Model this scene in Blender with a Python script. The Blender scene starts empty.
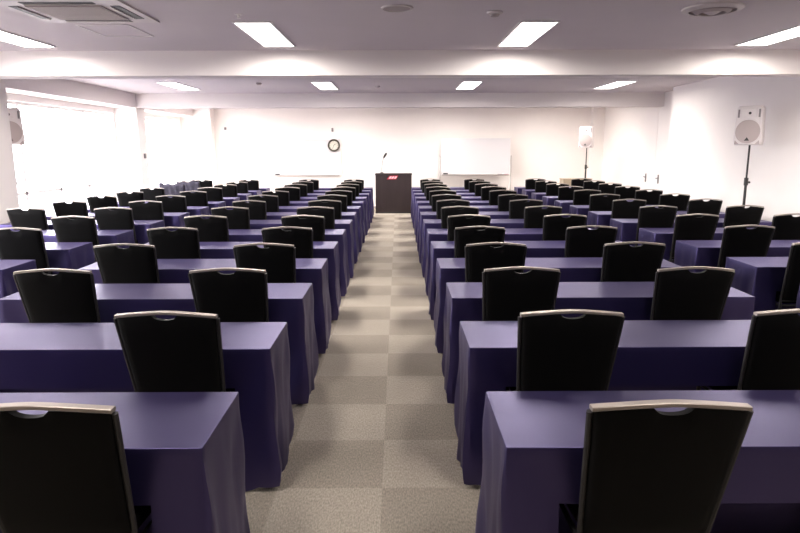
import bpy, bmesh, math, random
from mathutils import Vector, Matrix
R = math.radians
PI = math.pi
sc = bpy.context.scene
col = sc.collection
random.seed(7)

# ------------------------------------------------------------ camera
EYE = 1.6
cam_d = bpy.data.cameras.new('camera')
cam_d.sensor_width = 36.0
cam_d.lens = 625.0 / 800.0 * 36.0
cam_d.clip_start = 0.05
cam = bpy.data.objects.new('camera', cam_d)
col.objects.link(cam)
cam.matrix_world = (Matrix.Translation((0, 0, EYE)) @ Matrix.Rotation(R(-0.18), 4, 'Z')
                    @ Matrix.Rotation(R(90 - 10.7), 4, 'X') @ Matrix.Rotation(R(-0.17), 4, 'Z'))
sc.camera = cam

# ------------------------------------------------------------ materials
def mat(name, base, rough=0.5, metal=0.0, spec=0.5, bump=None, var=None, sheen=0.0, emit=None, trans=0.0, stretch=None, sheen_tint=None):
    m = bpy.data.materials.new(name); m.use_nodes = True
    nt = m.node_tree; b = nt.nodes['Principled BSDF']
    b.inputs['Base Color'].default_value = (*base, 1)
    b.inputs['Roughness'].default_value = rough
    b.inputs['Metallic'].default_value = metal
    b.inputs['Specular IOR Level'].default_value = spec
    if sheen:
        b.inputs['Sheen Weight'].default_value = sheen
        b.inputs['Sheen Roughness'].default_value = 0.3
        if sheen_tint: b.inputs['Sheen Tint'].default_value = (*sheen_tint, 1)
    if trans: b.inputs['Transmission Weight'].default_value = trans
    if emit:
        b.inputs['Emission Color'].default_value = (*emit[0], 1)
        b.inputs['Emission Strength'].default_value = emit[1]
    if sheen_tint: b.inputs['Specular Tint'].default_value = (0.50, 0.41, 1.0, 1); b.inputs['IOR'].default_value = 1.72
    tc = nt.nodes.new('ShaderNodeTexCoord')
    mp = nt.nodes.new('ShaderNodeMapping')
    if stretch: mp.inputs['Scale'].default_value = stretch
    nt.links.new(tc.outputs['Object'], mp.inputs['Vector'])
    if var:
        n = nt.nodes.new('ShaderNodeTexNoise'); n.inputs['Scale'].default_value = var[0]; n.inputs['Detail'].default_value = 4
        nt.links.new(mp.outputs['Vector'], n.inputs['Vector'])
        r = nt.nodes.new('ShaderNodeValToRGB')
        r.color_ramp.elements[0].position = 0.3; r.color_ramp.elements[1].position = 0.7
        r.color_ramp.elements[0].color = (*[c * (1 - var[1]) for c in base], 1)
        r.color_ramp.elements[1].color = (*[min(1, c * (1 + var[1])) for c in base], 1)
        nt.links.new(n.outputs['Fac'], r.inputs['Fac']); nt.links.new(r.outputs['Color'], b.inputs['Base Color'])
    if bump:
        n = nt.nodes.new('ShaderNodeTexNoise'); n.inputs['Scale'].default_value = bump[0]; n.inputs['Detail'].default_value = 3
        nt.links.new(mp.outputs['Vector'], n.inputs['Vector'])
        bp = nt.nodes.new('ShaderNodeBump'); bp.inputs['Strength'].default_value = bump[1]; bp.inputs['Distance'].default_value = 0.01
        nt.links.new(n.outputs['Fac'], bp.inputs['Height']); nt.links.new(bp.outputs['Normal'], b.inputs['Normal'])
    return m

M = {}
M['wall'] = mat('wall_paper_white', (0.86, 0.815, 0.785), 0.85, spec=0.2, bump=(160, 0.12), var=(3, 0.01))
M['ceiling'] = mat('ceiling_board', (0.62, 0.57, 0.585), 0.9, spec=0.1, bump=(220, 0.15), var=(2, 0.015))
M['beam'] = mat('beam_paint', (0.78, 0.73, 0.71), 0.85, spec=0.2, bump=(160, 0.1))
M['unseen_dark'] = mat('unseen_wall_dark', (0.10, 0.08, 0.07), 0.7, var=(4, 0.1))  # unseen wall behind camera, dark tone made up to cut light on the skirts
M['trim'] = mat('trim_vinyl', (0.35, 0.31, 0.30), 0.5)
M['cloth'] = mat('navy_tablecloth', (0.0029, 0.0022, 0.0165), 0.42, spec=1.0, sheen=0.03, sheen_tint=(0.45, 0.36, 1.0), bump=(500, 0.06), var=(5, 0.06))
M['vinyl'] = mat('black_vinyl', (0.0030, 0.0028, 0.0030), 0.6, spec=0.10, bump=(300, 0.08))
M['frame'] = mat('charcoal_metal', (0.02, 0.018, 0.019), 0.5, metal=0.1)
M['rail'] = mat('brushed_champagne_rail', (0.43, 0.375, 0.335), 0.45, metal=0.85, bump=(400, 0.1), stretch=(0.05, 1, 1))
M['wood_dark'] = mat('dark_walnut_laminate', (0.028, 0.017, 0.018), 0.45, var=(9, 0.18), stretch=(1, 1, 0.1))
M['table_lam'] = mat('table_laminate', (0.45, 0.36, 0.26), 0.4, var=(14, 0.1), stretch=(0.1, 1, 1))
M['steel'] = mat('chrome_steel', (0.6, 0.6, 0.6), 0.3, metal=1.0)
M['white_pl'] = mat('white_plastic', (0.78, 0.75, 0.74), 0.45)
M['off_pl'] = mat('speaker_cabinet_white', (0.76, 0.71, 0.70), 0.5, bump=(200, 0.1))
M['grille'] = mat('speaker_grille_beige', (0.46, 0.39, 0.375), 0.6, bump=(900, 0.4))
M['dark_pl'] = mat('dark_plastic', (0.02, 0.018, 0.018), 0.5)
M['grey_pl'] = mat('grey_plastic', (0.22, 0.2, 0.2), 0.5)
M['board'] = mat('whiteboard_enamel', (0.66, 0.64, 0.655), 0.25)
M['alu'] = mat('aluminium', (0.5, 0.46, 0.44), 0.4, metal=0.8)
M['clock_rim'] = mat('clock_rim', (0.06, 0.05, 0.035), 0.4, metal=0.4)
M['clock_face'] = mat('clock_face', (0.62, 0.6, 0.52), 0.5)
M['red'] = mat('badge_red', (0.42, 0.015, 0.04), 0.4)
M['pink'] = mat('badge_pale_letters', (0.8, 0.5, 0.55), 0.4)
M['vent_w'] = mat('air_conditioner_panel', (0.60, 0.55, 0.54), 0.5)
M['vent_g'] = mat('air_conditioner_grille', (0.36, 0.31, 0.30), 0.6)
M['tan'] = mat('beige_cabinet', (0.42, 0.34, 0.24), 0.5, var=(6, 0.05))
M['rag'] = mat('grey_purple_fabric', (0.030, 0.026, 0.042), 0.9, bump=(60, 0.3), var=(20, 0.3))
M['lens'] = mat('light_diffuser', (0.9, 0.9, 0.9), 0.5, emit=((1.0, 0.96, 0.93), 4.0))
M['door'] = mat('door_paint', (0.85, 0.80, 0.775), 0.6)

# glass pane: thin glass, mostly clear
g = bpy.data.materials.new('window_glass'); g.use_nodes = True
nt = g.node_tree; nt.nodes.clear()
o_ = nt.nodes.new('ShaderNodeOutputMaterial'); mx = nt.nodes.new('ShaderNodeMixShader')
tr = nt.nodes.new('ShaderNodeBsdfTransparent'); gl = nt.nodes.new('ShaderNodeBsdfGlossy')
gl.inputs['Roughness'].default_value = 0.02; tr.inputs['Color'].default_value = (0.95, 0.96, 0.97, 1)
mx.inputs['Fac'].default_value = 0.07
nt.links.new(tr.outputs[0], mx.inputs[1]); nt.links.new(gl.outputs[0], mx.inputs[2]); nt.links.new(mx.outputs[0], o_.inputs[0])
M['glass'] = g

# carpet tiles: 0.5 m squares laid quarter turn, pile direction alternates tone
c = bpy.data.materials.new('carpet_tiles'); c.use_nodes = True
nt = c.node_tree; b = nt.nodes['Principled BSDF']; b.inputs['Roughness'].default_value = 0.95
b.inputs['Specular IOR Level'].default_value = 0.1
tc = nt.nodes.new('ShaderNodeTexCoord'); mp = nt.nodes.new('ShaderNodeMapping')
mp.inputs['Location'].default_value = (0.08 + 20, -3.25 + 20, 0.25)
nt.links.new(tc.outputs['Object'], mp.inputs['Vector'])
ck = nt.nodes.new('ShaderNodeTexChecker'); ck.inputs['Scale'].default_value = 2.0
ck.inputs['Color1'].default_value = (1, 1, 1, 1); ck.inputs['Color2'].default_value = (0, 0, 0, 1)
nt.links.new(mp.outputs['Vector'], ck.inputs['Vector'])
def noise(scale, vec, det=4):
    n = nt.nodes.new('ShaderNodeTexNoise'); n.inputs['Scale'].default_value = scale; n.inputs['Detail'].default_value = det
    nt.links.new(vec, n.inputs['Vector']); return n
mA = nt.nodes.new('ShaderNodeMix'); mA.data_type = 'RGBA'
mA.inputs[6].default_value = (0.315, 0.278, 0.230, 1); mA.inputs[7].default_value = (0.385, 0.342, 0.284, 1)
nt.links.new(ck.outputs['Fac'], mA.inputs[0])
sm = nt.nodes.new('ShaderNodeMapping'); sm.inputs['Scale'].default_value = (1, 0.35, 1); nt.links.new(tc.outputs['Object'], sm.inputs['Vector'])
n1 = noise(150, sm.outputs['Vector']); n2 = noise(1.3, tc.outputs['Object'], 2)
r1 = nt.nodes.new('ShaderNodeMapRange'); r1.inputs[1].default_value = 0.3; r1.inputs[2].default_value = 0.7; r1.inputs[3].default_value = 0.72; r1.inputs[4].default_value = 1.28
nt.links.new(n1.outputs['Fac'], r1.inputs[0])
r2 = nt.nodes.new('ShaderNodeMapRange'); r2.inputs[1].default_value = 0.3; r2.inputs[2].default_value = 0.7; r2.inputs[3].default_value = 0.92; r2.inputs[4].default_value = 1.08
nt.links.new(n2.outputs['Fac'], r2.inputs[0])
mu = nt.nodes.new('ShaderNodeMath'); mu.operation = 'MULTIPLY'; nt.links.new(r1.outputs[0], mu.inputs[0]); nt.links.new(r2.outputs[0], mu.inputs[1])
vm = nt.nodes.new('ShaderNodeVectorMath'); vm.operation = 'SCALE'; nt.links.new(mA.outputs[2], vm.inputs[0]); nt.links.new(mu.outputs[0], vm.inputs['Scale'])
nt.links.new(vm.outputs[0], b.inputs['Base Color'])
bp = nt.nodes.new('ShaderNodeBump'); bp.inputs['Strength'].default_value = 0.5; bp.inputs['Distance'].default_value = 0.004
nt.links.new(n1.outputs['Fac'], bp.inputs['Height']); nt.links.new(bp.outputs['Normal'], b.inputs['Normal'])
M['carpet'] = c

# ------------------------------------------------------------ mesh helpers
def box(bm, x0, x1, y0, y1, z0, z1, bev=0.0, mtx=None):
    v = [bm.verts.new((x, y, z)) for x in (x0, x1) for y in (y0, y1) for z in (z0, z1)]
    F = [(0, 1, 3, 2), (4, 6, 7, 5), (0, 4, 5, 1), (2, 3, 7, 6), (0, 2, 6, 4), (1, 5, 7, 3)]
    fs = [bm.faces.new([v[i] for i in f]) for f in F]
    allv = v
    if bev:
        es = list({e for f in fs for e in f.edges})
        r = bmesh.ops.bevel(bm, geom=es, offset=bev, segments=2, affect='EDGES', profile=0.6)
        allv = list({w for f in r['faces'] for w in f.verts} | {w for w in v if w.is_valid})
    if mtx is not None:
        for w in allv: w.co = mtx @ w.co
    return allv

def tube(bm, pts, r, seg=8, cap=True):
    pts = [Vector(p) for p in pts]
    rs = r if isinstance(r, (list, tuple)) else [r] * len(pts)
    rings = []; prev = None
    for i, p in enumerate(pts):
        t = (pts[min(i + 1, len(pts) - 1)] - pts[max(i - 1, 0)]).normalized()
        a = prev if prev is not None else (Vector((1, 0, 0)) if abs(t.x) < 0.9 else Vector((0, 1, 0)))
        u = (a - t * a.dot(t)).normalized(); w = t.cross(u); prev = u
        rings.append([bm.verts.new(p + (u * math.cos(2 * PI * k / seg) + w * math.sin(2 * PI * k / seg)) * rs[i]) for k in range(seg)])
    for i in range(len(rings) - 1):
        for k in range(seg):
            bm.faces.new((rings[i][k], rings[i][(k + 1) % seg], rings[i + 1][(k + 1) % seg], rings[i + 1][k]))
    if cap:
        bm.faces.new(rings[0][::-1]); bm.faces.new(rings[-1])

def lathe(bm, prof, mtx, seg=32):
    rings = []
    for (r, z) in prof:
        if r < 1e-6: rings.append([bm.verts.new(mtx @ Vector((0, 0, z)))])
        else: rings.append([bm.verts.new(mtx @ Vector((r * math.cos(2 * PI * k / seg), r * math.sin(2 * PI * k / seg), z))) for k in range(seg)])
    for a, b_ in zip(rings, rings[1:]):
        for k in range(seg):
            k2 = (k + 1) % seg
            if len(a) == 1 and len(b_) == 1: continue
            if len(a) == 1: bm.faces.new((a[0], b_[k], b_[k2]))
            elif len(b_) == 1: bm.faces.new((a[k], a[k2], b_[0]))
            else: bm.faces.new((a[k], a[k2], b_[k2], b_[k]))

def prism(bm, poly, y0, y1, mtx=None):
    """polygon in x,z extruded along y"""
    mtx = mtx or Matrix()
    a = [bm.verts.new(mtx @ Vector((x, y0, z))) for x, z in poly]
    b_ = [bm.verts.new(mtx @ Vector((x, y1, z))) for x, z in poly]
    bm.faces.new(a); bm.faces.new(b_[::-1])
    n = len(poly)
    for i in range(n): bm.faces.new((a[i], b_[i], b_[(i + 1) % n], a[(i + 1) % n]))

def obj(name, bm, m, parent=None, smooth=True, angle=35):
    bmesh.ops.recalc_face_normals(bm, faces=bm.faces)
    me = bpy.data.meshes.new(name); bm.to_mesh(me); bm.free()
    me.materials.append(M[m])
    if smooth:
        for p in me.polygons: p.use_smooth = True
        me.set_sharp_from_angle(angle=R(angle))
    o = bpy.data.objects.new(name, me); col.objects.link(o)
    if parent: o.parent = parent
    return o

def tag(o, label, cat, group=None):
    o['label'] = label; o['category'] = cat
    if group: o['group'] = group
    return o
def thing(name, label, cat, loc=(0, 0, 0), rz=0.0, group=None):
    o = bpy.data.objects.new(name, None); col.objects.link(o)
    o.location = loc; o.rotation_euler = (0, 0, rz); o.empty_display_size = 0.1
    return tag(o, label, cat, group)
def struct(name, bm, m, parent=None, smooth=False):
    o = obj(name, bm, m, parent, smooth)
    if parent is None: o['kind'] = 'structure'
    return o
def dup(root, loc, rz, label):
    r = root.copy(); col.objects.link(r); r.location = loc; r.rotation_euler = (0, 0, rz); r['label'] = label
    for ch in list(root.children):
        c_ = ch.copy(); col.objects.link(c_); c_.parent = r
        for gch in ch.children:
            d = gch.copy(); col.objects.link(d); d.parent = c_
    return r
def NB(): return bmesh.new()

# ------------------------------------------------------------ the room
XL, XR, YB, YN, H = -5.75, 5.42, 17.0, -3.0, 2.70
BZ = 2.425     # underside of the beams
bm = NB(); box(bm, XL - .3, XR + .2, YN - .2, YB + .2, -0.1, 0.0); struct('floor', bm, 'carpet')
bm = NB(); box(bm, XL - .3, XR + .2, YN - .2, YB + .2, H, H + 0.1); struct('ceiling', bm, 'ceiling')
bm = NB(); box(bm, XL, XR, YB, YB + .2, 0, H); struct('wall_back', bm, 'wall')
bm = NB(); box(bm, XL, 5.10, YN - .2, YN, 0, H); struct('wall_front', bm, 'unseen_dark')
bm = NB(); box(bm, 5.10, XR + .2, YN, 11.95, 0, H); box(bm, XR, XR + .2, 11.95, YB, 0, H); struct('wall_right', bm, 'wall')
# left wall with window openings
WZ0, WZ1 = 0.42, 2.32
WIN = [(2.3, 4.0), (4.7, 6.9), (8.9, 13.0), (13.62, 16.55)]
bm = NB()
box(bm, XL - .22, XL, YN, YB, 0, WZ0); box(bm, XL - .22, XL, YN, YB, WZ1, H)
ys = [YN] + [v for w in WIN for v in w] + [YB]
for a, b_ in zip(ys[0::2], ys[1::2]): box(bm, XL - .22, XL, a, b_, WZ0, WZ1)
struct('wall_left', bm, 'wall')
for i, (a, b_) in enumerate(WIN):
    bm = NB(); e = 0.045
    x0, x1 = XL - .16, XL - .10
    box(bm, x0, x1, a, a + e, WZ0, WZ1); box(bm, x0, x1, b_ - e, b_, WZ0, WZ1)
    box(bm, x0, x1, a + e, b_ - e, WZ0, WZ0 + e); box(bm, x0, x1, a + e, b_ - e, WZ1 - e, WZ1)
    nm_ = 2 if b_ - a < 3 else 4
    for q in range(1, nm_): mid = a + (b_ - a) * q / nm_; box(bm, x0, x1, mid - .025, mid + .025, WZ0 + e, WZ1 - e)
    box(bm, x0, x1, a + e, b_ - e, .90, .945)
    w = struct('window_%d' % (i + 1), bm, 'white_pl')
    bm = NB(); box(bm, x0 + .02, x0 + .026, a + e, b_ - e, WZ0 + e, WZ1 - e); obj('glass_pane', bm, 'glass', w, False)
    bm = NB(); box(bm, XL - .10, XL + .03, a, b_, WZ0 - .03, WZ0 - .001, 0.004); obj('window_sill', bm, 'white_pl', w, False)
# beams
bm = NB(); box(bm, XL, 5.10, 7.45, 7.75, BZ, H); struct('trim_1', bm, 'beam')
bm = NB(); box(bm, XL, XR, 13.07, 13.40, BZ, H); struct('trim_2', bm, 'beam')
bm = NB(); box(bm, XL, -5.3, YN, 7.45, BZ, H); box(bm, XL, -5.3, 7.75, 13.07, BZ, H); box(bm, XL, -5.3, 13.40, YB, BZ, H); struct('trim_3', bm, 'beam')
# pillars
bm = NB(); box(bm, XL, -5.0, 7.50, 8.28, 0, BZ); struct('trim_4', bm, 'wall')
bm = NB(); box(bm, XL, -5.3, 13.07, 13.5, 0, BZ); struct('trim_5', bm, 'wall')
bm = NB(); box(bm, -5.3, -4.86, YB - .35, YB, 0, H); struct('trim_6', bm, 'wall')
bm = NB(); box(bm, XR - .3, XR, YB - .25, YB, 0, H); struct('trim_7', bm, 'wall')
# baseboards
bm = NB(); box(bm, -4.86, XR - .3, YB - .012, YB, 0, .06); struct('baseboard_back', bm, 'trim')
bm = NB()
box(bm, 5.088, 5.10, YN, 11.95, 0, .06)
for a, b_ in ((11.95, 12.5), (14.2, YB - .25)): box(bm, XR - .012, XR, a, b_, 0, .06)
struct('baseboard_right', bm, 'trim')
bm = NB()
for a, b_ in ((YN, 7.5), (8.28, 13.07), (13.5, YB)): box(bm, XL, XL + .012, a, b_, 0, .06)
struct('baseboard_left', bm, 'trim')
# white double door in the right wall
for i, (a, b_, hy) in enumerate(((12.52, 13.24, 13.02), (13.25, 14.0, 13.68))):
    bm = NB(); box(bm, XR - .03, XR, a, b_, 0, BZ - .03, .003)
    d = struct('door_%d' % (i + 1), bm, 'door')
    bm = NB(); box(bm, XR - .045, XR - .03, hy - .025, hy + .025, .87, 1.05, .003)
    tube(bm, [(XR - .045, hy, .98), (XR - .09, hy, .98), (XR - .09, hy - .11, .975)], .01)
    obj('door_handle', bm, 'grey_pl', d)

# ------------------------------------------------------------ ceiling lights
def ceiling_light(x, y, label):
    t = thing('ceiling_light', label, 'light', (x, y, H), 0, 'recessed ceiling lights')
    if not hasattr(ceiling_light, 'src'):
        hw, hl, f = .155, .65, .02
        bm = NB()
        box(bm, -hw - f, -hw, -hl - f, hl + f, -.012, -.001); box(bm, hw, hw + f, -hl - f, hl + f, -.012, -.001)
        box(bm, -hw, hw, -hl - f, -hl, -.012, -.001); box(bm, -hw, hw, hl, hl + f, -.012, -.001)
        a = obj('frame', bm, 'white_pl', t, False)
        bm = NB(); box(bm, -hw, hw, -hl, hl, -.009, -.001); b_ = obj('diffuser', bm, 'lens', t, False)
        ceiling_light.src = (a, b_)
    else:
        for s in ceiling_light.src:
            c_ = s.copy(); col.objects.link(c_); c_.parent = t
    # louvred lamp: throws its light mostly downward
    if not hasattr(ceiling_light, 'lamp'):
        ld = bpy.data.lights.new('lamp', 'AREA'); ld.shape = 'RECTANGLE'; ld.size = .30; ld.size_y = 1.28
        ld.energy = 22; ld.color = (1.0, .93, .87); ld.spread = R(172); ceiling_light.lamp = ld
    if y < 2 and not hasattr(ceiling_light, 'dim'):      # dimmed unseen bank, added to brighten the near floor
        ceiling_light.dim = ceiling_light.lamp.copy(); ceiling_light.dim.energy = 9
    lo = bpy.data.objects.new('lamp', ceiling_light.dim if y < 2 else ceiling_light.lamp); col.objects.link(lo); lo.parent = t; lo.location = (0, 0, -.014)
LX = [-3.87, -1.28, 1.26, 3.85]
CN = ['far left', 'centre left', 'centre right', 'far right']
for j, (y, rn) in enumerate(((1.43, 'added out of view above the nearest tables'), (6.465, 'nearer than the first beam'),
                             (11.5, 'between the two ceiling beams'), (15.1, 'beyond the second beam'))):
    for i, x in enumerate(LX):
        ceiling_light(x, y, 'bright rectangular recessed light, %s one %s' % (CN[i], rn))

# ------------------------------------------------------------ ceiling fittings
t = thing('air_conditioner', 'square white four-way ceiling air conditioner with dark slots at upper left', 'air conditioner', (-2.57, 5.36, H))
t.scale = (1.03, .9, 1)
bm = NB(); h = .475
# frame panel ring with slots left open, body inside
box(bm, -h, h, -h, h, -.012, -.001, .004); obj('panel', bm, 'vent_w', t, False)
bm = NB(); k = .285
box(bm, -k, k, -k, k, -.022, -.0125, .003); gr = obj('intake_grille', bm, 'vent_g', t, False)
bm = NB()
for q in range(15):
    y = -k + .03 + q * (2 * k - .06) / 14; box(bm, -k + .02, k - .02, y - .004, y + .004, -.026, -.0225)
obj('grille_slat', bm, 'vent_w', gr, False)
for q in range(4):
    mt = Matrix.Rotation(q * PI / 2, 4, 'Z')
    bm = NB(); box(bm, -.27, .27, -.415, -.345, -.016, -.0125, 0, mt); ob = obj('air_outlet', bm, 'dark_pl', t, False)
    bm = NB(); box(bm, -.26, .26, -.352, -.347, -.024, -.0165, 0, mt); obj('louvre', bm, 'vent_w', ob, False)
bm = NB()
for (x0, x1, y0, y1) in ((-.24, -.228, -.3, .3), (.228, .24, -.3, .3), (-.228, .228, -.3, -.288), (-.228, .228, .288, .3)): box(bm, x0, x1, y0, y1, -.006, -.001)
o = obj('inspection_hatch', bm, 'white_pl', None, False); o.location = (-2.65, 6.22, H); tag(o, 'thin square rim of a ceiling hatch beside the air conditioner', 'hatch')
def round_fit(name, label, cat, x, y, prof_parts):
    t = thing(name, label, cat, (x, y, H))
    if name == 'ceiling_diffuser': t.scale = (.92, .92, 1)
    for nm, m, prof in prof_parts:
        bm = NB(); lathe(bm, prof, Matrix()); obj(nm, bm, m, t)
round_fit('ceiling_diffuser', 'large round ceiling air diffuser with nested rings at upper right', 'air vent', 2.53, 5.3, [
    ('outer_ring', 'vent_w', [(.255, -.001), (.25, -.014), (.20, -.03), (.19, -.026), (.215, -.001)]),
    ('backing', 'vent_g', [(.0, -.003), (.214, -.003), (.214, -.0015)]),
    ('middle_ring', 'vent_g', [(.165, -.004), (.15, -.03), (.11, -.045), (.105, -.04), (.13, -.004)]),
    ('centre_cone', 'vent_w', [(.085, -.004), (.075, -.03), (.03, -.05), (0, -.052)])])
round_fit('ceiling_speaker', 'small round ceiling speaker grille near the top centre', 'speaker', 0.0, 5.27, [
    ('rim', 'vent_w', [(.13, -.001), (.127, -.01), (.112, -.012), (.11, -.001)]),
    ('grille', 'vent_g', [(.11, -.002), (.105, -.007), (0, -.009)])])
round_fit('smoke_detector', 'white dome smoke detector on the ceiling right of the round speaker', 'smoke detector', 0.80, 5.42, [
    ('base', 'vent_w', [(.065, -.001), (.065, -.015), (.05, -.02), (0, -.02)]),
    ('cap', 'vent_g', [(.04, -.021), (.032, -.038), (.0, -.042)])])
bm = NB(); lathe(bm, [(.03, -.001), (.03, -.006), (.012, -.008), (.012, -.03), (.02, -.032), (0, -.034)], Matrix(), 16)
o = obj('sprinkler_head', bm, 'white_pl'); o.location = (-1.32, 5.5, H); tag(o, 'tiny sprinkler head on the near ceiling left of centre', 'sprinkler')
bm = NB(); lathe(bm, [(.05, -.001), (.05, -.02), (.03, -.035), (0, -.038)], Matrix(), 20)
o = obj('smoke_detector', bm, 'vent_g'); o.location = (-2.35, 11.0, H); tag(o, 'small detector on the ceiling between the beams, left of centre', 'smoke detector')
bm = NB(); lathe(bm, [(.05, -.001), (.05, -.02), (.03, -.035), (0, -.038)], Matrix(), 20)
o = obj('smoke_detector', bm, 'vent_w'); o.location = (-.36, 11.6, H); tag(o, 'small white detector at centre of the ceiling between the beams', 'smoke detector')

# ------------------------------------------------------------ furniture layout
PITCH = 0.97
def far_edge(r): return 2.225 + PITCH * (r - 1)
TD = 0.45; TH = 0.70
TAB = {'LA': (-2.445, -.595), 'RA': (.325, 2.19), 'LB': (-4.87, -3.01), 'RB': (2.745, 4.61)}
CH = {'LA': (-.985, -2.0), 'RA': (.73, 1.73), 'LB': (-3.37, -4.40), 'RB': (3.11, 4.14)}
TN = {'LA': 'left aisle table', 'RA': 'right aisle table', 'LB': 'left window table', 'RB': 'right wall table'}
START = {'LA': 1, 'RA': 1, 'LB': 4, 'RB': 3}
CSTART = {'LA': (1, 3), 'RA': (1, 2), 'LB': (5, 7), 'RB': (4, 6)}
ORD = ['', 'first', 'second', 'third', 'fourth', 'fifth', 'sixth', 'seventh', 'eighth', 'ninth', 'tenth', 'eleventh', 'twelfth', 'thirteenth', 'fourteenth']
GN = {'LA': 'left of the aisle', 'RA': 'right of the aisle', 'LB': 'by the left windows', 'RB': 'by the right wall'}

# ---- chair (faces +Y)
def back_y(z):   # lean of the back
    return -0.205 - 0.115 * (z - 0.45) / 0.455
def make_chair():
    t = thing('banquet_chair', '', 'chair')
    def topz(u): return 0.8955 + 0.020 * (1 - (abs(2 * u)) ** 1.45)     # u -0.5..0.5, underside of the rail
    def halfw(z): return 0.186 + 0.027 * (z - .45) / .455
    # backrest
    us = [-.5, -.49, -.46, -.4, -.32, -.24, -.17, -.13, -.11, -.09, -.06, -.03, 0, .03, .06, .09, .11, .13, .17, .24, .32, .4, .46, .49, .5]
    nv = 12; bm = NB(); grid = []
    for side in (0, 1):
        g_ = []
        for u in us:
            colv = []
            top = topz(u) - .001
            if abs(u) < .115: top -= 0.025 * math.sqrt(max(0, 1 - (u / .115) ** 2)) ** 0.8
            for j in range(nv + 1):
                z = .455 + (top - .455) * j / nv
                x = 2 * u * halfw(z) * 1.0
                ed = min(1, (0.5 - abs(u)) / .05); ev = min(1, j / 1.2, max(0.0, (nv - j) / 1.5) + .35)
                th = .007 + .015 * math.sqrt(max(0, ed)) * ev
                curve = -.012 * (1 - (2 * u) ** 2)     # slight hollow of the back
                y = back_y(z) + curve + (th if side else -th)
                colv.append(bm.verts.new((x, y, z)))
            g_.append(colv)
        grid.append(g_)
    n = len(us)
    for i in range(n - 1):
        for j in range(nv):
            bm.faces.new((grid[0][i][j], grid[0][i + 1][j], grid[0][i + 1][j + 1], grid[0][i][j + 1]))
            bm.faces.new((grid[1][i][j], grid[1][i][j + 1], grid[1][i + 1][j + 1], grid[1][i + 1][j]))
        bm.faces.new((grid[0][i][nv], grid[0][i + 1][nv], grid[1][i + 1][nv], grid[1][i][nv]))
        bm.faces.new((grid[0][i][0], grid[1][i][0], grid[1][i + 1][0], grid[0][i + 1][0]))
    for i in (0, n - 1):
        for j in range(nv): bm.faces.new((grid[0][i][j], grid[0][i][j + 1], grid[1][i][j + 1], grid[1][i][j]))
    obj('backrest', bm, 'vinyl', t, True, 50)
    # top rail
    bm = NB(); rings = []
    for q in range(25):
        u = -.5 + q / 24; z0 = topz(u); x = 2 * u * .217
        yc = back_y(z0) - .012 * (1 - (2 * u) ** 2)
        pr = [(-.013, .001), (-.0145, .0025), (-.0145, .0115), (-.0125, .0135), (.0125, .0135), (.0145, .0115), (.0145, .0025), (.013, .001)]
        rings.append([bm.verts.new((x, yc + a, z0 + b_)) for a, b_ in pr])
    for a, b_ in zip(rings, rings[1:]):
        for k in range(8): bm.faces.new((a[k], b_[k], b_[(k + 1) % 8], a[(k + 1) % 8]))
    bm.faces.new(rings[0]); bm.faces.new(rings[-1][::-1])
    obj('top_rail', bm, 'rail', t)
    # side posts + rear legs
    bm = NB()
    for s in (-1, 1):
        tube(bm, [(s * (halfw(z) + .0075), back_y(z), z) for z in (.45, .55, .7, .8, .893)], .009, 8)
    tube(bm, [(-.192, back_y(.45), .45), (.192, back_y(.45), .45)], .008, 8)
    obj('back_frame', bm, 'frame', t)
    for s in (-1, 1):
        bm = NB(); tube(bm, [(s * .193, -.205, .448), (s * .2, -.215, .3), (s * .208, -.24, .12), (s * .212, -.262, .0)], [.011, .011, .010, .009], 8); obj('leg', bm, 'frame', t)
        bm = NB(); tube(bm, [(s * .188, .155, .415), (s * .195, .165, .2), (s * .2, .175, .0)], [.011, .0105, .009], 8); obj('leg', bm, 'frame', t)
    # seat
    bm = NB()
    vs = box(bm, -.198, .198, -.178, .20, .420, .478, .018)
    for v in vs:
        if v.co.y < 0: v.co.x *= .87
        if v.co.z > .46: v.co.z += .012 * (1 - (v.co.x / .21) ** 2)
    obj('seat', bm, 'vinyl', t, True, 50)
    bm = NB(); tube(bm, [(-.185, -.19, .408), (-.19, .16, .408), (.19, .16, .408), (.185, -.19, .408), (-.185, -.19, .408)], .010, 8); obj('seat_frame', bm, 'frame', t)
    return t

chair0 = make_chair(); first = True
for r in range(1, 15):
    for k in ('LB', 'LA', 'RA', 'RB'):
        for q in (0, 1):
            if r < CSTART[k][q]: continue
            x = CH[k][q] + random.uniform(-.012, .012)
            y = 1.92 + PITCH * (r - 1) + random.uniform(-.008, .012)
            rz = R(random.uniform(-1.2, 1.2))
            if r <= 2:
                x = CH[k][q] + (.012 if r == 1 else .008) - (.02 if (k, r) == ('LA', 1) else 0); y = 1.92 + PITCH * (r - 1); rz = 0
            if k == 'LA' and r == 2: rz = R(-1.5)
            lab = 'black banquet chair in %s row from camera, %s seat at %s' % (ORD[r], 'inner' if q == 0 else 'outer', TN[k])
            if first:
                chair0.location = (x, y, 0); chair0.rotation_euler = (0, 0, rz); chair0['label'] = lab; chair0['group'] = 'black banquet chairs in rows'; first = False
            else: dup(chair0, (x, y, 0), rz, lab)

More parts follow.
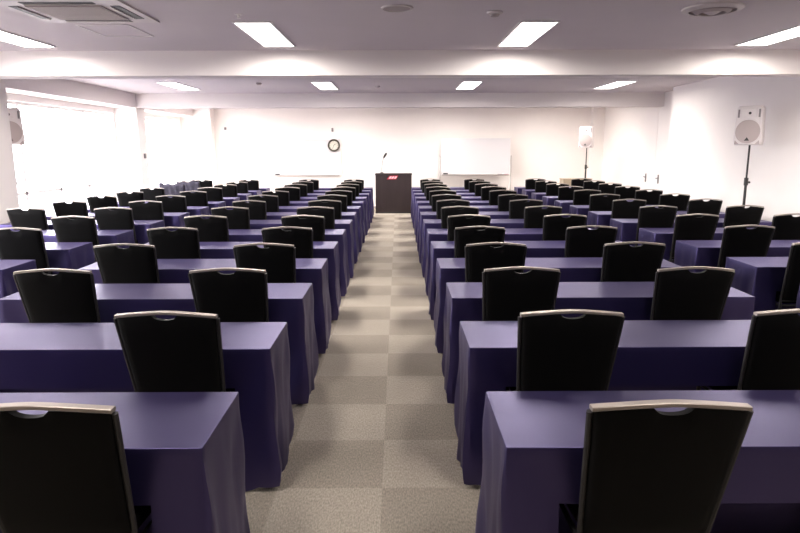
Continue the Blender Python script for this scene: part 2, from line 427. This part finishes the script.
# ---- table (local origin: centre of footprint at floor)
def make_table(w):
    t = thing('folding_table', '', 'table')
    hw = w / 2 - .02; hd = TD / 2 - .015
    bm = NB(); box(bm, -hw, hw, -hd, hd, .665, .694, .004); obj('tabletop', bm, 'table_lam', t, False)
    for s in (-1, 1):
        bm = NB(); X = s * (hw - .04)
        tube(bm, [(X, 0, .663), (X, 0, .09)], .018, 8)
        box(bm, X - .02, X + .02, -hd - .004, hd - .022, .07, .10, .006)
        box(bm, X - .02, X + .02, -hd + .05, hd - .05, .645, .664, .004)
        lg = obj('leg', bm, 'steel', t)
        for e in (-1, 1):
            bm = NB(); Y = e * (hd - .042) if e > 0 else -(hd - .006)
            lathe(bm, [(0, -.011), (.02, -.011), (.026, -.005), (.026, .005), (.02, .011), (0, .011)], Matrix.Translation((X, Y, .026)) @ Matrix.Rotation(PI / 2, 4, 'Y'), 16)
            box(bm, X - .016, X + .016, Y - .014, Y + .014, .045, .07)
            obj('caster', bm, 'white_pl', lg)
    # corner glide that peeks below the cloth at the near corners
    return t

def cloth_mesh(w, seed):
    rnd = random.Random(seed)
    bm = NB(); hw, hd = w / 2, TD / 2
    rc = .004
    # perimeter path, counterclockwise from near-left corner centre of near side: build sample points with outward normal
    def side_pts(p0, p1, n, nrm):
        return [(p0[0] + (p1[0] - p0[0]) * i / n, p0[1] + (p1[1] - p0[1]) * i / n, nrm) for i in range(n + 1)]
    P = []
    cs = [((-hw + rc), (-hd + rc)), ((hw - rc), (-hd + rc)), ((hw - rc), (hd - rc)), ((-hw + rc), (hd - rc))]
    nn = [(0, -1), (1, 0), (0, 1), (-1, 0)]; cnt = [56, 18, 56, 18]
    for s in range(4):
        a = cs[s]; b_ = cs[(s + 1) % 4]; nx, ny = nn[s]
        for x, y, _ in side_pts(a, b_, cnt[s], None):
            P.append((x + nx * rc, y + ny * rc, nx, ny))
        nx2, ny2 = nn[(s + 1) % 4]
        v = Vector((nx + nx2, ny + ny2)).normalized()
        P.append((b_[0] + v.x * rc, b_[1] + v.y * rc, v.x, v.y))
    N = len(P)
    ph = [rnd.uniform(0, 6.28) for _ in range(8)]
    amp = rnd.uniform(.7, 1.3)
    def corner_d(x, y): return min(math.hypot(x - sx * hw, y - sy * hd) for sx in (-1, 1) for sy in (-1, 1))
    def ring_z(k):  # heights: 0 top
        return [0, .0015, .004, .03, .06, .11, .15, .19, .26, .34, .42, .50, .58, .64, .672, .690][k]
    NR = 16; rings = []
    for k in range(NR):
        d = ring_z(k); ring = []
        for i, (x, y, nx, ny) in enumerate(P):
            s = (x * 3.1 + y * 4.7)
            tdn = d / .69
            off = (.0 if k == 0 else (.0015 if k == 1 else .002)) + .014 * tdn ** 1.3
            f = .0065 * tdn * (math.sin(s * 4.1 + ph[0]) + .7 * math.sin(s * 8.3 + ph[1] + tdn) + .4 * math.sin(s * 15 + ph[2]))
            cd = corner_d(x, y)
            f += .016 * (tdn ** .9) * math.exp(-(cd / .05) ** 2) * amp
            f -= .012 * tdn * math.exp(-((cd - .11) / .045) ** 2)
            if ny < -.5:
                f = f * .45 - .008 * min(tdn, .28) + (.05 * max(0, tdn - .3))          # near side hangs close
            # end skirts bow inward at the very bottom of the corners
            if k >= NR - 3 and cd < .16: f -= .012 * (k - (NR - 4)) * math.exp(-(cd / .10) ** 2)
            z = TH - d
            if k == NR - 1: z += .006 * math.sin(s * 5 + ph[3]) + (.042 if y < 0 else .02) * math.exp(-(cd / .075) ** 2)
            # diagonal relief falling from the corners
            f += .006 * math.sin(cd * 26 - d * 14 + ph[4]) * math.exp(-(cd / .22) ** 2) * min(1, d * 8)
            ring.append(bm.verts.new((x + nx * (off + f), y + ny * (off + f), z)))
        rings.append(ring)
    KF = 7    # near flap hem ring index (z = .51)
    wrap = .17
    for k in range(NR - 1):
        for i in range(N):
            i2 = (i + 1) % N
            if k >= KF:
                xa, ya, nxa, nya = P[i]; xb, yb, nxb, nyb = P[i2]
                if nya < -.9 and nyb < -.9:
                    cdm = hw - abs((xa + xb) / 2)
                    lim = wrap * (1.0 - .25 * (k - KF) / (NR - KF))
                    if cdm > lim: continue
            bm.faces.new((rings[k][i], rings[k][i2], rings[k + 1][i2], rings[k + 1][i]))
    # top surface
    inner = []
    # simple strips: connect near and far rows, columns sampled equally (cnt 56)
    near = rings[0][0:57]; far = rings[0][57 + 1 + 19 + 1: 57 + 1 + 19 + 1 + 57][::-1]
    rows = [near]
    for j in range(1, 8):
        tt = j / 8; row = []
        for i in range(57):
            p = near[i].co.lerp(far[i].co, tt)
            p.z += .0012 * math.sin(p.x * 9 + ph[5]) * math.sin(p.y * 14 + ph[6])
            row.append(bm.verts.new(p))
        rows.append(row)
    rows.append(far)
    for j in range(8):
        for i in range(56): bm.faces.new((rows[j][i], rows[j][i + 1], rows[j + 1][i + 1], rows[j + 1][i]))
    # end slivers
    right = rings[0][57:57 + 21]; left = rings[0][57 + 1 + 19 + 1 + 57:]
    bm.faces.new([r_[56] for r_ in rows] + list(reversed(right)))
    bm.faces.new([r_[0] for r_ in reversed(rows)] + list(reversed(left)))
    for v in [v for v in bm.verts if not v.link_faces]: bm.verts.remove(v)
    return bm

tables = {}; cloths = []
W = 1.857
table0 = make_table(W - .004); tfirst = True
variants = []
for s in range(5):
    me_o = obj('tablecloth', cloth_mesh(W, 100 + s), 'cloth', None, True, 32)
    variants.append(me_o.data); bpy.data.objects.remove(me_o)
vi = 0
for r in range(1, 15):
    for k in ('LB', 'LA', 'RA', 'RB'):
        if r < START[k]: continue
        cx = (TAB[k][0] + TAB[k][1]) / 2 + random.uniform(-.006, .006)
        if r == 1 and k == 'LA': cx -= .015
        cy = far_edge(r) - TD / 2 + random.uniform(-.006, .006)
        lab = 'folding table under blue cloth, %s row from camera, %s' % (ORD[r], TN[k])
        if tfirst: table0.location = (cx, cy, 0); table0['label'] = lab; table0['group'] = 'folding tables under cloths'; tfirst = False
        else: dup(table0, (cx, cy, 0), 0, lab)
        o = bpy.data.objects.new('tablecloth', variants[vi % 5]); vi += 1
        col.objects.link(o); o.location = (cx, cy, 0); o.rotation_euler = (0, 0, R(random.uniform(-.15, .15)))
        tag(o, 'navy blue tablecloth, %s row from camera, on the %s' % (ORD[r], TN[k]), 'tablecloth', 'navy tablecloths on the rows of tables')

# ------------------------------------------------------------ lectern and microphone
t = thing('lectern', 'dark brown wooden lectern with a red badge at the end of the aisle', 'lectern', (-.105, 15.66, 0))
bm = NB(); prism(bm, [(-.45, .03), (.45, .03), (.45, .95), (-.45, .95)], 0.0, .02); obj('front_panel', bm, 'wood_dark', t, False)
for s in (-1, 1):
    bm = NB(); box(bm, s * .44 - .01, s * .44 + .01, .021, .50, .03, .95, .002); obj('side_panel', bm, 'wood_dark', t, False)
bm = NB(); box(bm, -.46, .46, -.012, .52, .951, .985, .006); obj('top', bm, 'wood_dark', t, False)
bm = NB(); box(bm, -.43, .43, .022, .49, .5, .52); obj('shelf', bm, 'wood_dark', t, False)
bm = NB(); box(bm, -.455, .455, -.005, .505, 0, .03, .004); obj('plinth', bm, 'dark_pl', t, False)
bm = NB(); prism(bm, [(-.17, .845), (.06, .845), (.12, .935), (-.10, .935)], -.006, -.0005); bd = obj('badge', bm, 'red', t, False)
bm = NB()
for q, x in enumerate((-.125, -.06, .005)):
    prism(bm, [(x, .863), (x + .05, .863), (x + .088, .917), (x + .038, .917)], -.008, -.0065)
obj('badge_lettering', bm, 'pink', bd, False)
t = thing('microphone', 'thin gooseneck microphone standing on the brown lectern', 'microphone', (-.40, 15.85, .985))
bm = NB(); lathe(bm, [(0, .0), (.055, .0), (.055, .012), (.02, .03), (0, .03)], Matrix(), 20); obj('base', bm, 'dark_pl', t)
bm = NB(); tube(bm, [(0, 0, .03), (.0, -.01, .12), (.015, -.02, .25), (.03, -.04, .33), (.05, -.06, .38)], .007, 8); obj('gooseneck', bm, 'grey_pl', t)
bm = NB(); tube(bm, [(.05, -.06, .38), (.06, -.065, .40), (.09, -.08, .45), (.115, -.09, .49), (.125, -.095, .505)], [.014, .024, .028, .024, .012], 12); obj('mic_head', bm, 'dark_pl', t)

# ------------------------------------------------------------ whiteboards, clock
def whiteboard(x0, x1, z0, z1, y, label, stand):
    t = thing('whiteboard', label, 'whiteboard', ((x0 + x1) / 2, y, 0))
    hw = (x1 - x0) / 2
    bm = NB(); box(bm, -hw + .015, hw - .015, -.012, .012, z0 + .015, z1 - .015); obj('panel', bm, 'board', t, False)
    bm = NB()
    box(bm, -hw, hw, -.018, .018, z1 - .014, z1, .003); box(bm, -hw, hw, -.018, .018, z0, z0 + .014, .003)
    box(bm, -hw, -hw + .014, -.018, .018, z0 + .014, z1 - .014); box(bm, hw - .014, hw, -.018, .018, z0 + .014, z1 - .014)
    obj('frame', bm, 'white_pl' , t, False)
    bm = NB(); box(bm, -hw + .03, hw - .03, -.085, -.019, z0 - .022, z0 + .0, .003); box(bm, -hw + .03, hw - .03, -.088, -.082, z0, z0 + .012); obj('pen_tray', bm, 'alu', t, False)
    if stand:
        for s in (-1, 1):
            bm = NB(); X = s * (hw + .022)
            tube(bm, [(X, 0, .09), (X, 0, (z0 + z1) / 2 + .02)], .016, 10)
            tube(bm, [(X, 0, (z0 + z1) / 2 - .02), (X - s * .022, 0, (z0 + z1) / 2 - .02)], .01, 8)
            obj('post', bm, 'alu', t)
            bm = NB(); box(bm, X - .02, X + .02, -.25, .25, .06, .09, .004); f = obj('foot', bm, 'alu', t, False)
            for e in (-1, 1):
                bm = NB(); lathe(bm, [(0, -.012), (.028, -.012), (.03, 0), (.028, .012), (0, .012)], Matrix.Translation((X, e * .22, .0301)) @ Matrix.Rotation(PI / 2, 4, 'Y'), 16); obj('caster', bm, 'dark_pl', f)
        bm = NB(); tube(bm, [(-hw - .02, 0, .2), (hw + .02, 0, .2)], .012, 8); obj('crossbar', bm, 'alu', t)
    return t
whiteboard(1.13, 2.95, .915, 1.865, 16.62, 'wheeled whiteboard with metal side posts right of the lectern', True)
whiteboard(-3.36, -1.53, .90, 1.85, 16.97, 'wall whiteboard behind the clock, left of the lectern', False)
def eraser(x, y, z, lab):
    t = thing('board_eraser', lab, 'eraser', (x, y, z))
    bm = NB(); box(bm, -.06, .06, -.024, .024, .014, .045, .006); obj('grip', bm, 'dark_pl', t)
    bm = NB(); box(bm, -.058, .058, -.022, .022, 0, .0135); obj('felt_pad', bm, 'grey_pl', t, False)
eraser(1.255, 16.57, .916, 'dark eraser on the tray of the wheeled whiteboard')
eraser(-3.22, 16.92, .901, 'dark eraser on the tray of the left wall whiteboard')
for x, m, nm in ((2.62, 'dark_pl', 'black'), (2.78, 'red', 'red')):
    bm = NB(); tube(bm, [(x, 16.57, .925), (x + .05, 16.57, .925), (x + .09, 16.57, .925), (x + .125, 16.57, .925)], [.009, .009, .0095, .0095], 10)
    tag(obj('marker_pen', bm, m), '%s marker pen on the wheeled whiteboard tray' % nm, 'pen', 'marker pens on the tray')
t = thing('wall_clock', 'round dark-rimmed wall clock left of the lectern', 'clock', (-1.695, 16.925, 1.685))
rx = Matrix.Rotation(PI / 2, 4, 'X')
bm = NB(); lathe(bm, [(0, -.022), (.155, -.022), (.165, -.01), (.162, .02), (.15, .03), (.122, .024), (.119, .006), (0, .006)], rx, 40); obj('rim', bm, 'clock_rim', t)
bm = NB(); lathe(bm, [(0, .0085), (.1185, .0085), (.1185, .0065)], rx, 40); fc = obj('clock_face', bm, 'clock_face', t)
bm = NB()
for q in range(12):
    mt = Matrix.Rotation(q * PI / 6, 4, 'Y'); box(bm, -.004, .004, -.0105, -.0088, .095, .115, 0, mt)
obj('hour_marks', bm, 'dark_pl', fc, False)
for nm, ln, w_, ang in (('hour_hand', .06, .006, 48), ('minute_hand', .095, .004, 200)):
    bm = NB(); mt = Matrix.Rotation(R(ang), 4, 'Y'); box(bm, -w_, w_, -.014, -.0115, -.01, ln, 0, mt); obj(nm, bm, 'dark_pl', t, False)
bm = NB(); box(bm, -.025, .025, -.03, 0, -.05, .05, .006); o = obj('wall_sensor', bm, 'grey_pl'); o.location = (-1.73, 17.0, 2.09); tag(o, 'small grey box on the wall above the clock', 'sensor')
bm = NB(); box(bm, -.03, .03, -.03, 0, -.035, .035, .006); o = obj('wall_sensor', bm, 'grey_pl'); o.location = (-4.57, 17.0, 2.13); tag(o, 'small grey box high on the back wall near its left end', 'sensor')
bm = NB(); box(bm, 0, .03, -.03, .03, -.05, .05, .006); o = obj('wall_switch', bm, 'grey_pl'); o.location = (-5.3, 13.3, 1.46); tag(o, 'small grey box on the left window pillar', 'switch')

# ------------------------------------------------------------ speakers on stands
def speaker(loc, rz, label):
    t = thing('loudspeaker', label, 'speaker', loc, rz, 'white loudspeakers on stands')
    # front faces -Y
    bm = NB()
    def ring(y, sx, sz0, sz1, tw):
        # outline: slightly wider at the bottom, chamfered lower corners
        pts = [(-.165 * sx, .50 * sz1), (-.172 * sx, .30), (-.185 * sx, .06), (-.165 * sx, .0 + sz0), (.165 * sx, .0 + sz0), (.185 * sx, .06), (.172 * sx, .30), (.165 * sx, .50 * sz1), (.14 * sx, .53 * sz1), (-.14 * sx, .53 * sz1)]
        return [bm.verts.new((x * tw, y, z)) for x, z in pts]
    rs = [ring(-.14, .93, .008, .985, 1), ring(-.125, 1, 0, 1, 1), ring(0.02, 1, 0, 1, .95), ring(.13, 1, .01, .99, .66), ring(.135, .95, .02, .97, .62)]
    for a, b_ in zip(rs, rs[1:]):
        for k_ in range(10): bm.faces.new((a[k_], b_[k_], b_[(k_ + 1) % 10], a[(k_ + 1) % 10]))
    bm.faces.new(rs[0]); bm.faces.new(rs[-1][::-1])
    obj('cabinet', bm, 'off_pl', t, True, 30)
    F = -.1405
    bm = NB(); lathe(bm, [(.174, 0), (.172, .006), (.164, .009), (.160, .004), (.160, 0)], Matrix.Translation((0, F, .183)) @ rx, 40); obj('woofer_ring', bm, 'off_pl', t)
    bm = NB(); lathe(bm, [(.159, 0.0), (.159, .004), (.105, .011), (0, .014)], Matrix.Translation((0, F, .183)) @ rx, 40); wf = obj('woofer_grille', bm, 'grille', t)
    bm = NB(); prism(bm, [(-.034, .058), (.034, .058), (0, .108)], F - .0145, F - .0125); obj('triangle_mark', bm, 'dark_pl', wf, False)
    # horn: flared rectangular mouth
    bm = NB()
    def rect(y, hx, z0, z1): return [bm.verts.new(p) for p in ((-hx, y, z0), (hx, y, z0), (hx, y, z1), (-hx, y, z1))]
    rr = [rect(F - .001, .10, .378, .495), rect(F - .007, .096, .382, .491), rect(F - .0015, .03, .41, .45)]
    for a, b_ in zip(rr, rr[1:]):
        for k_ in range(4): bm.faces.new((a[k_], a[(k_ + 1) % 4], b_[(k_ + 1) % 4], b_[k_]))
    bm.faces.new(rr[-1]); obj('horn', bm, 'off_pl', t, False)
    bm = NB(); lathe(bm, [(.018, .0), (.018, .005), (0, .006)], Matrix.Translation((.01, F - .001, .432)) @ rx, 20); obj('horn_throat', bm, 'dark_pl', t)
    for s in (-1, 1):
        bm = NB(); box(bm, s * .132 - .012, s * .132 + .012, F - .004, F, .375, .485, .002); obj('port', bm, 'grey_pl', t, False)
        bm = NB(); prism(bm, [(s * .16, .012), (s * .10, .012), (s * .155, .065)], F - .004, F); obj('corner_foot', bm, 'grille', t, False)
def stand(loc, hgt, label, rz=0):
    t = thing('speaker_stand', label, 'stand', loc, rz, 'black tripod speaker stands')
    bm = NB(); tube(bm, [(0, 0, .12), (0, 0, 1.15)], .0175, 12); obj('lower_pole', bm, 'dark_pl', t)
    bm = NB(); tube(bm, [(0, 0, 1.151), (0, 0, hgt)], .0125, 12); obj('upper_pole', bm, 'dark_pl', t)
    bm = NB(); tube(bm, [(0, 0, 1.10), (0, 0, 1.20)], .027, 12); cl = obj('collar', bm, 'dark_pl', t)
    bm = NB(); tube(bm, [(0.02, 0, 1.14), (.06, 0, 1.14)], [.008, .016], 10); obj('knob', bm, 'dark_pl', cl)
    bm = NB(); tube(bm, [(0, 0, .62), (0, 0, .70)], .027, 12); obj('hub', bm, 'dark_pl', t)
    for q in range(3):
        a = R(60 + q * 120); cx, sx = math.cos(a), math.sin(a)
        bm = NB(); tube(bm, [(cx * .02, sx * .02, .66), (cx * .33, sx * .33, .011)], .011, 8)
        tube(bm, [(0, 0, .14), (cx * .20, sx * .20, .29)], .008, 8); obj('leg', bm, 'dark_pl', t)
SPK = [
 ((4.665, 8.42), 1.63, -46, 'white loudspeaker on a black stand by the right wall, larger one in view', 'black tripod stand under the loudspeaker nearest the right wall'),
 ((4.53, 15.22), 1.60, -34, 'small distant white loudspeaker at the back right corner', 'black tripod stand near the back right corner'),
 ((-5.34, 8.80), 1.66, 35, 'white loudspeaker half hidden behind the left pillar', 'black tripod stand behind the left pillar')]
for (x, y), z, rz, l1, l2 in SPK:
    if x < 0:
        # stand is squeezed between pillar and wall: same kind, slimmer spread
        stand((x, y, 0), z, l2, R(15))
    else: stand((x, y, 0), z, l2, R(20))
    speaker((x, y, z + .001), R(rz), l1)
    bpy.data.objects[[o.name for o in bpy.data.objects if o.name.startswith('loudspeaker')][-1]].scale = (.94, .94, .94)

# ------------------------------------------------------------ cabinet and draped cloths at the back
t = thing('side_cabinet', 'low beige cabinet against the back wall behind the right wall-side rows', 'cabinet', (4.45, 15.75, 0))
bm = NB(); box(bm, -.35, .35, -.18, .18, .05, .83, .003); obj('body', bm, 'tan', t, False)
bm = NB(); box(bm, -.36, .36, -.19, .19, .831, .85, .003); obj('top', bm, 'tan', t, False)
bm = NB(); box(bm, -.33, .33, -.16, .16, 0, .049); obj('plinth', bm, 'dark_pl', t, False)
for s in (-1, 1):
    bm = NB(); box(bm, s * .173 - .168, s * .173 + .168, -.197, -.181, .06, .82, .002); d = obj('door', bm, 'tan', t, False)
    bm = NB(); box(bm, s * .03 - .006, s * .03 + .006, -.215, -.1975, .45, .56, .002); obj('handle', bm, 'grey_pl', d, False)

def drape(x, y, seed, lab):
    rnd = random.Random(seed); bm = NB(); nx, ns = 22, 22; g_ = []
    for i in range(nx + 1):
        u = -.5 + i / nx; rowv = []
        bulge = [rnd.uniform(0, .02) for _ in range(3)]
        for j in range(ns + 1):
            s = -1 + 2 * j / ns       # -1 rear hem .. 0 over rail .. 1 seat side hem
            z = .925 + .03 * math.exp(-((u - (.25 if seed % 2 else -.42)) / .08) ** 2) + .012 * math.sin(u * 17 + seed) - .34 * max(0, abs(s) - .06) * (1 + .1 * math.sin(u * 9 + seed))
            zz = min(z, .95)
            yb = (back_y(min(zz, .9)) - .008)
            off = .034 * (1 if s > 0 else -1) * min(1, abs(s) / .12)
            off += .008 * math.sin(u * 26 + s * 3 + seed) * min(1, abs(s) * 2) * (1 if s > 0 else -1)
            if s < 0: off -= .02 * abs(s)
            else: off += .02 * s
            rowv.append(bm.verts.new((u * .47, yb + off, z)))
        g_.append(rowv)
    for i in range(nx):
        for j in range(ns): bm.faces.new((g_[i][j], g_[i + 1][j], g_[i + 1][j + 1], g_[i][j + 1]))
    o = obj('draped_jacket', bm, 'rag', None, True, 80); o.location = (x, y, 0)
    md = o.modifiers.new('thickness', 'SOLIDIFY'); md.thickness = .006; md.offset = 1
    tag(o, lab, 'jacket', 'crumpled fabric over chair backs')
drape(CH['LB'][1], 1.92 + PITCH * 11, 4, 'crumpled grey-purple fabric over a chair back by the left windows, nearer the camera')
drape(CH['LB'][1], 1.92 + PITCH * 12, 5, 'crumpled grey-purple fabric over a chair back by the left windows, farther one')

# ------------------------------------------------------------ daylight
wd = bpy.data.worlds.new('world'); sc.world = wd; wd.use_nodes = True
bg = wd.node_tree.nodes['Background']
# bright overcast sky above a darker ground
wn = wd.node_tree; wt = wn.nodes.new('ShaderNodeTexCoord'); ws = wn.nodes.new('ShaderNodeSeparateXYZ'); wr = wn.nodes.new('ShaderNodeValToRGB')
wn.links.new(wt.outputs['Generated'], ws.inputs[0]); wn.links.new(ws.outputs['Z'], wr.inputs['Fac']); wn.links.new(wr.outputs['Color'], bg.inputs['Color'])
wr.color_ramp.elements[0].position = 0.0; wr.color_ramp.elements[0].color = (0.20, 0.19, 0.20, 1)
wr.color_ramp.elements[1].position = 0.06; wr.color_ramp.elements[1].color = (1.0, 0.965, 0.96, 1)
bg.inputs['Strength'].default_value = 13.0
for i, (a, b_) in enumerate(WIN):
    ld = bpy.data.lights.new('window_portal', 'AREA'); ld.shape = 'RECTANGLE'; ld.size = WZ1 - WZ0; ld.size_y = b_ - a
    ld.cycles.is_portal = True
    lo = bpy.data.objects.new('window_portal', ld); col.objects.link(lo)
    lo.location = (XL - .20, (a + b_) / 2, (WZ0 + WZ1) / 2); lo.rotation_euler = (0, R(-90), 0)

sc.view_settings.view_transform = 'Standard'
sc.view_settings.look = 'None'
sc.view_settings.gamma = 1.0
sc.view_settings.use_curve_mapping = False
sc.view_settings.exposure = 1.33
sc.cycles.max_bounces = 8
sc.cycles.diffuse_bounces = 6
sc.cycles.sample_clamp_indirect = 8
